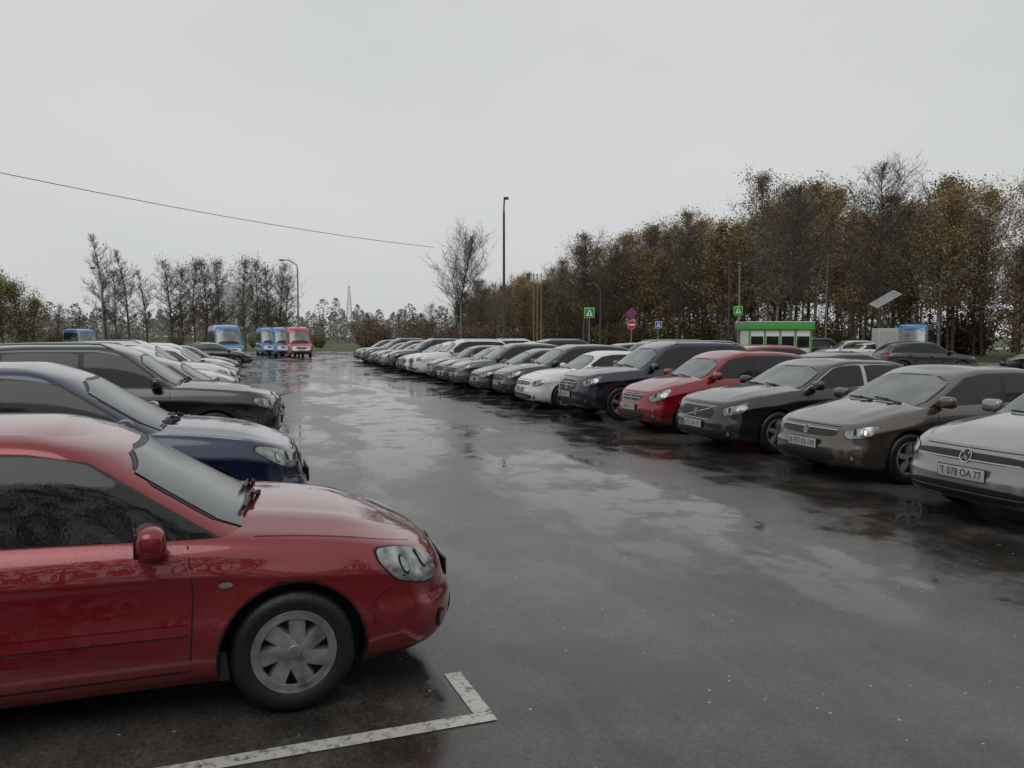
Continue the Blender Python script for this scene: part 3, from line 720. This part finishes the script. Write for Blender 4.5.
def shrub(name,seed,leaves):
    r=random.Random(seed); mb=MB()
    for i in range(60):
        a=r.uniform(0,6.3); d=Vector((math.cos(a)*r.uniform(.1,.9),math.sin(a)*r.uniform(.1,.9),1)).normalized(); p=Vector((r.uniform(-.4,.4),r.uniform(-.4,.4),0)); l=r.uniform(1.5,3.6)
        q=p+d*l; mb.tube(p,q,.03,.008,0,3)
        for _ in range(30):
            c=p.lerp(q,r.uniform(.25,1))+Vector((r.gauss(0,.3),r.gauss(0,.3),r.gauss(0,.25))); A=Vector((r.gauss(0,1),r.gauss(0,1),r.gauss(0,1))).normalized();B=A.orthogonal().normalized();C=A.cross(B);s=r.uniform(.06,.15)
            mb.add([c-B*s,c-C*s*.6,c+B*s,c+C*s*.6],[(0,1,2,3)],1+r.randrange(len(leaves)),False)
    return mb.mesh(name,[BK]+leaves,0)
SH=[shrub('sh0',1,[LF['dkb'],LF['red'],LF['bro']]),shrub('sh1',2,[LF['bro'],LF['dkb']]),shrub('sh2',3,[LF['grn'],LF['oro']])]
for i in range(20):
    px=rnd.uniform(338,500); x,y_,_=loc(px,rnd.uniform(100,140)); obj('shrub',SH[rnd.randrange(2)],(x,y_,0),rnd.uniform(0,6),rnd.uniform(.7,1.5))
for i in range(90):
    obj('shrub',SH[rnd.choice((0,1,1,2))],(rnd.uniform(48,72),rnd.uniform(15,190),0),rnd.uniform(0,6),rnd.uniform(.8,1.6))
for i in range(14):
    x,y_,_=loc(rnd.uniform(-20,330),rnd.uniform(105,140)); obj('shrub',SH[rnd.choice((0,1,2))],(x,y_,0),rnd.uniform(0,6),rnd.uniform(.6,1.0))
def clump(mb,r,x,y_,H,w,n,size):
    mb.tube((x,y_,0),(x,y_,H*.85),.22,.06,0,4)
    for _ in range(n):
        t=r.random()**.8; rad=w*math.sin(math.pi*min(.97,t*.85+.15))**.6
        a=r.uniform(0,6.28); k=rad*math.sqrt(r.random()); p=Vector((x+k*math.cos(a),y_+k*math.sin(a),t*H*.98))
        A=Vector((r.gauss(0,1),r.gauss(0,1),r.gauss(0,1))).normalized();B=A.orthogonal().normalized();C=A.cross(B);s=size*r.uniform(.3,1)
        mb.add([p-B*s,p-C*s*.6,p+B*s,p+C*s*.6],[(0,1,2,3)],0,False)
def treeline(name,seed,a0,a1,dist,h0,h1,n,mat,size,k=150):
    r=random.Random(seed); mb=MB()
    for i in range(n):
        px=a0+(a1-a0)*(i+r.random())/n; d=dist*r.uniform(.92,1.15); x,y_,_=loc(px,d); clump(mb,r,x,y_,r.uniform(h0,h1),r.uniform(2,4.5),k,size)
    obj(name,mb.mesh(name,[mat],0))
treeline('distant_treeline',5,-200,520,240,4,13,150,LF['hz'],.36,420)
treeline('distant_treeline',6,-260,700,430,11,18,170,simple('haze_paled_foliage',(.36,.36,.355),.9,vary=.2,vscale=.02),.9,260)  # farther row paler still: distance haze put into the foliage colour
FM=simple('forest_mass',(.13,.098,.065),.9,vary=.6,vscale=.15)
r=random.Random(44); mb=MB()
for i in range(110): clump(mb,r,r.uniform(76,100),5+i*2.2,r.uniform(8,14),r.uniform(2.5,4.5),260,.32)
obj('distant_forest',mb.mesh('forest_mass',[FM],0))
# unseen tree belt added behind the camera to darken window and paint reflections
mb=MB()
for i in range(46): clump(mb,r,-45+i*2.2,r.uniform(-19,-13),r.uniform(9,14),r.uniform(2.5,4),420,.42)
obj('distant_forest',mb.mesh('unseen_tree_belt',[FM],0))
def building(px,d,w,h):
    mb=MB(); x,y_,_=loc(px,d); mb.box((0,0,h/2),(w,12,h),0)
    for fl in range(int(h/3)-1):
        for k in range(int(w/4)): mb.box((-w/2+2+4*k,-6.02,2+3*fl),(1.8,.1,1.5),1)
    mb.box((0,0,h+1),(w*.3,5,2),0)
    obj('apartment_block',mb.mesh('blk',[FC,FW]),(x,y_,0),-TH)
FC=simple('haze_paled_concrete',(.50,.51,.52),.9);FW=simple('haze_paled_window',(.38,.39,.41),.4)  # walls and windows lightened: aerial haze painted into both base colours
building(236,620,26,42); building(262,640,22,30); building(226,660,20,32)
STL=simple('galvanised_steel',(.22,.225,.23),.5,metal=.5,vary=.2,vscale=5)
STD=simple('dark_steel',(.07,.07,.075),.5,metal=.3)
def mast():
    mb=MB(); H=42
    for sx,sy in((1,1),(1,-1),(-1,-1),(-1,1)): mb.tube((sx*3,sy*3,0),(sx*.5,sy*.5,H),.25,.15,0,4)
    for i in range(12):
        z0=H*i/12;z1=H*(i+1)/12;w0=3-2.5*i/12;w1=3-2.5*(i+1)/12
        c0=[(w0,w0,z0),(w0,-w0,z0),(-w0,-w0,z0),(-w0,w0,z0)];c1=[(w1,w1,z1),(w1,-w1,z1),(-w1,-w1,z1),(-w1,w1,z1)]
        for k in range(4): mb.tube(c0[k],c1[(k+1)%4],.12,.12,0,3); mb.tube(c1[k],c1[(k+1)%4],.12,.12,0,3)
    mb.tube((0,0,H),(0,0,H+6),.15,.1,0,4)
    x,y_,_=loc(350,640); obj('lattice_tower',mb.mesh('mast',[simple('haze_paled_steel',(.3,.31,.33),.7)]),(x,y_,0))  # tower steel colour paled to imitate distance haze
mast()
# ------------------------------------------------------------------ street furniture
def lamp(px,d,H,arm=1.5,adir=-1,mat=STL,hs=1):
    mb=MB(); mb.tube((0,0,0),(0,0,1.2),.11,.10,0,10); mb.tube((0,0,1.2),(0,0,H-.8),.09,.065,0,10)
    prev=Vector((0,0,H-.8))
    for i in range(1,9):
        t=i/8*math.pi/2; n=Vector((adir*arm*(1-math.cos(t)),0,H-.8+.8*math.sin(t)))
        mb.tube(prev,n,.05,.045,0,8); prev=n
    mb.box(prev+Vector((adir*.3*hs-.05*adir,0,-.02)),(.75*hs,.28,.13),1,.05)
    mb.box(prev+Vector((adir*.32*hs,0,-.09)),(.5*hs,.2,.03),2,.01)
    x,y_,_=loc(px,d); obj('street_lamp',mb.mesh('lamp',[mat,STD,M['plate']]),(x,y_,0),-TH)
lamp(504,47.6,10,.06,1,STD,.4); lamp(299,74,8.9,1.3,-1,STL,.6); lamp(104,80,8.7,.7,-1,STL,.6); lamp(600,62,5.9,.7,-1,STD,.6); lamp(461,92,6.2,.5,1,STL,.6)
def pole(px,d,H,r,mat,name='utility_pole'):
    mb=MB(); mb.tube((0,0,0),(0,0,H),r,r*.7,0,8,True); mb.box((0,0,.1),(r*4,r*4,.2),0,.03); mb.box((0,0,H-.1),(r*3,r*3,.1),0,.02); x,y_,_=loc(px,d); obj(name,mb.mesh(name,[mat]),(x,y_,0),-TH)
YEL=simple('yellow_post',(.25,.18,.07),.7)
for px in(533.5,537,541): pole(px,66,7.0,.05,YEL,'flagpole')
pole(728,60,7.4,.08,STD); pole(738,58,7.2,.08,STL); pole(825,60,8.0,.07,STL)
def signpost(px,d,plates,H,name='traffic_sign'):
    mb=MB(); mb.tube((0,0,0),(0,0,H),.035,.035,0,8,True)
    mats=[STL]
    def mi(m):
        if m not in mats: mats.append(m)
        return mats.index(m)
    for kind,z,w,cols in plates:
        if kind=='rect':
            mb.box((0,-.05,z),(w,.02,w),mi(cols[0]),.008); mb.box((0,-.065,z),(w*.86,.012,w*.86),mi(cols[1]),.004)
            mb.add([(-w*.33,-.074,z-w*.3),(w*.33,-.074,z-w*.3),(0,-.074,z+w*.33)],[(0,1,2)],mi(cols[2]),False)
            mb.add([(-w*.06,-.076,z-w*.22),(w*.08,-.076,z-w*.22),(w*.04,-.076,z+w*.1),(-w*.03,-.076,z+w*.1)],[(0,1,2,3)],mi(cols[3]),False)
        else:
            for k,(rr,c) in enumerate(cols):
                mb.tube((0,-.045-.004*k,z),(0,-.055-.006*k,z),rr*w/2,rr*w/2,mi(c),28,True)
            if kind=='nostop':
                for s in(1,-1):
                    Rm=Matrix.Rotation(s*math.pi/4,3,'Y'); mb.box((0,-.075-.003*(s>0),z),(w*.78,.006,w*.10),mi(RED),0,Rm)
            else: mb.box((0,-.075,z),(w*.66,.008,w*.18),mi(WHT),0)
    x,y_,_=loc(px,d); obj(name,mb.mesh(name,mats),(x,y_,0),-TH)
RED=simple('sign_red',(.5,.02,.02),.4);BLU=simple('sign_blue',(.02,.08,.38),.4);WHT=simple('sign_white',(.75,.75,.75),.4);LIM=simple('sign_lime',(.25,.62,.10),.4);SGR=simple('sign_green',(.02,.25,.06),.4)
signpost(589,48,[('rect',3.25,.62,(LIM,SGR,WHT,M['dark']))],3.6)
signpost(631,46,[('nostop',3.15,.52,[(1,RED),(.8,BLU)]),('noentry',2.5,.52,[(1,WHT),(.94,RED)])],3.5)
signpost(658,60,[('rect',2.7,.5,(WHT,BLU,WHT,M['dark']))],3.0)
signpost(737,55,[('rect',3.6,.62,(LIM,SGR,WHT,M['dark']))],4.0)
mb=MB(); mb.tube((0,0,0),(0,0,4.2),.06,.05,0,8,True); Rm=Matrix.Rotation(math.radians(-30),3,'Y')@Matrix.Rotation(math.radians(22),3,'X')
mb.box((.1,0,4.25),(1.8,.9,.06),1,.01,Rm)
for i in range(5): mb.box(Vector((.1,0,4.25))+Rm@Vector((-.70+.35*i,0,.034)),(.32,.82,.01),2,0,Rm)
x,y_,_=loc(882,52); obj('solar_panel',mb.mesh('sol',[STD,simple('panel_frame',(.4,.41,.42),.4),simple('pv_cells',(.18,.19,.21),.2,coat=1)]),(x,y_,0),-TH)
mb=MB(); mb.box((0,0,1.2),(1.3,.9,2.3),0,.03); mb.box((0,-.455,1.2),(1.1,.03,2.0),1,.01); mb.box((0,0,.06),(1.5,1.1,.12),2,.02); mb.box((.4,-.48,1.2),(.05,.04,.2),2)
x,y_,_=loc(884,51); obj('utility_cabinet',mb.mesh('cab',[simple('cabinet_grey',(.45,.46,.46),.5),simple('cabinet_door',(.38,.39,.39),.5),STD]),(x,y_,.0),-TH)
GRNP=simple('kiosk_green',(.07,.36,.07),.4)
mb=MB(); w=4.4; mb.box((0,0,.1),(w,3,.2),2); mb.box((0,0,1.25),(w-.1,2.8,2.1),0,.02)
mb.box((0,0,2.55),(w+.25,3.2,.5),1,.04); mb.box((0,0,2.85),(w+.3,3.25,.06),0)
for i in range(5): mb.box((-w/2+.06+(w-.12)*i/4,-1.42,1.25),(.12,.08,2.1),1)
for i in range(4): mb.box((-w/2+.06+(w-.12)*(i+.5)/4,-1.405,1.45),(.85,.04,.8),3)
x,y_,_=loc(773,57); obj('green_kiosk',mb.mesh('kiosk',[WHT,GRNP,KER,M['glass']]),(x,y_,.0),-TH)
mb=MB()
for i in range(14):
    mb.tube((0,i*2,0),(0,i*2,1.1),.04,.04,0,6,True)
    if i<13:
        for z in(.35,.7,1.05): mb.tube((0,i*2,z),(0,i*2+2,z),.025,.025,0,6)
        for k in range(1,8): mb.tube((0,i*2+k*.25,.35),(0,i*2+k*.25,1.05),.012,.012,0,4)
obj('metal_fence',mb.mesh('fence',[simple('fence_light',(.5,.5,.5),.5)]),(42.5,8,0))
mb=MB(); a=Vector(loc(-260,45,14.2)); b=Vector(loc(434,104,13.4)); prev=a
for i in range(1,49):
    t=i/48; p=a.lerp(b,t); p.z-=1.6*4*t*(1-t)*.5; mb.tube(prev,p,.028,.028,0,5); prev=p
obj('overhead_cable',mb.mesh('cable',[M['dark']]))
# ------------------------------------------------------------------ light
SUN_EL,SUN_AZ=math.radians(48),math.radians(200)
W=D.worlds.new('World'); SC.world=W; W.use_nodes=True; nt=W.node_tree; bg=nt.nodes['Background']
sk=nt.nodes.new('ShaderNodeTexSky'); sk.sky_type='NISHITA'; sk.sun_disc=False; sk.sun_elevation=SUN_EL; sk.sun_rotation=SUN_AZ; sk.dust_density=4
hs=nt.nodes.new('ShaderNodeHueSaturation'); hs.inputs['Saturation'].default_value=.12; nt.links.new(sk.outputs[0],hs.inputs['Color'])
tc=nt.nodes.new('ShaderNodeTexCoord'); mp=nt.nodes.new('ShaderNodeMapping'); mp.inputs['Scale'].default_value=(1,1,2.5); nt.links.new(tc.outputs['Generated'],mp.inputs[0])
n=nt.nodes.new('ShaderNodeTexNoise'); n.inputs['Scale'].default_value=1.6; n.inputs['Detail'].default_value=4; nt.links.new(mp.outputs[0],n.inputs['Vector'])
cr=nt.nodes.new('ShaderNodeValToRGB'); e=cr.color_ramp.elements; e[0].position=.3; e[0].color=(.86,.89,.905,1); e[1].position=.7; e[1].color=(.985,1,1,1)
nt.links.new(n.outputs['Fac'],cr.inputs['Fac'])
sc=nt.nodes.new('ShaderNodeVectorMath'); sc.operation='SCALE'; sc.inputs['Scale'].default_value=6.9; nt.links.new(cr.outputs['Color'],sc.inputs[0])
mx=nt.nodes.new('ShaderNodeMix'); mx.data_type='RGBA'; mx.inputs['Factor'].default_value=.88; nt.links.new(hs.outputs['Color'],mx.inputs['A']); nt.links.new(sc.outputs[0],mx.inputs['B'])
nt.links.new(mx.outputs['Result'],bg.inputs['Color']); bg.inputs['Strength'].default_value=.102
sl=D.lights.new('sun','SUN'); sl.energy=.5; sl.angle=math.radians(40); sl.color=(1,.97,.93)
so=D.objects.new('sun',sl); COL.objects.link(so); so.rotation_euler=(math.pi/2-SUN_EL,0,math.pi-SUN_AZ)
cd=D.cameras.new('camera'); cd.lens=28; cd.sensor_width=36; cd.clip_end=4000
co=D.objects.new('camera',cd); COL.objects.link(co); co.location=(0,0,1.8); co.rotation_euler=(math.radians(90-3.38),0,-TH); SC.camera=co
SC.view_settings.view_transform='Standard'; SC.view_settings.look='None'; SC.view_settings.exposure=0
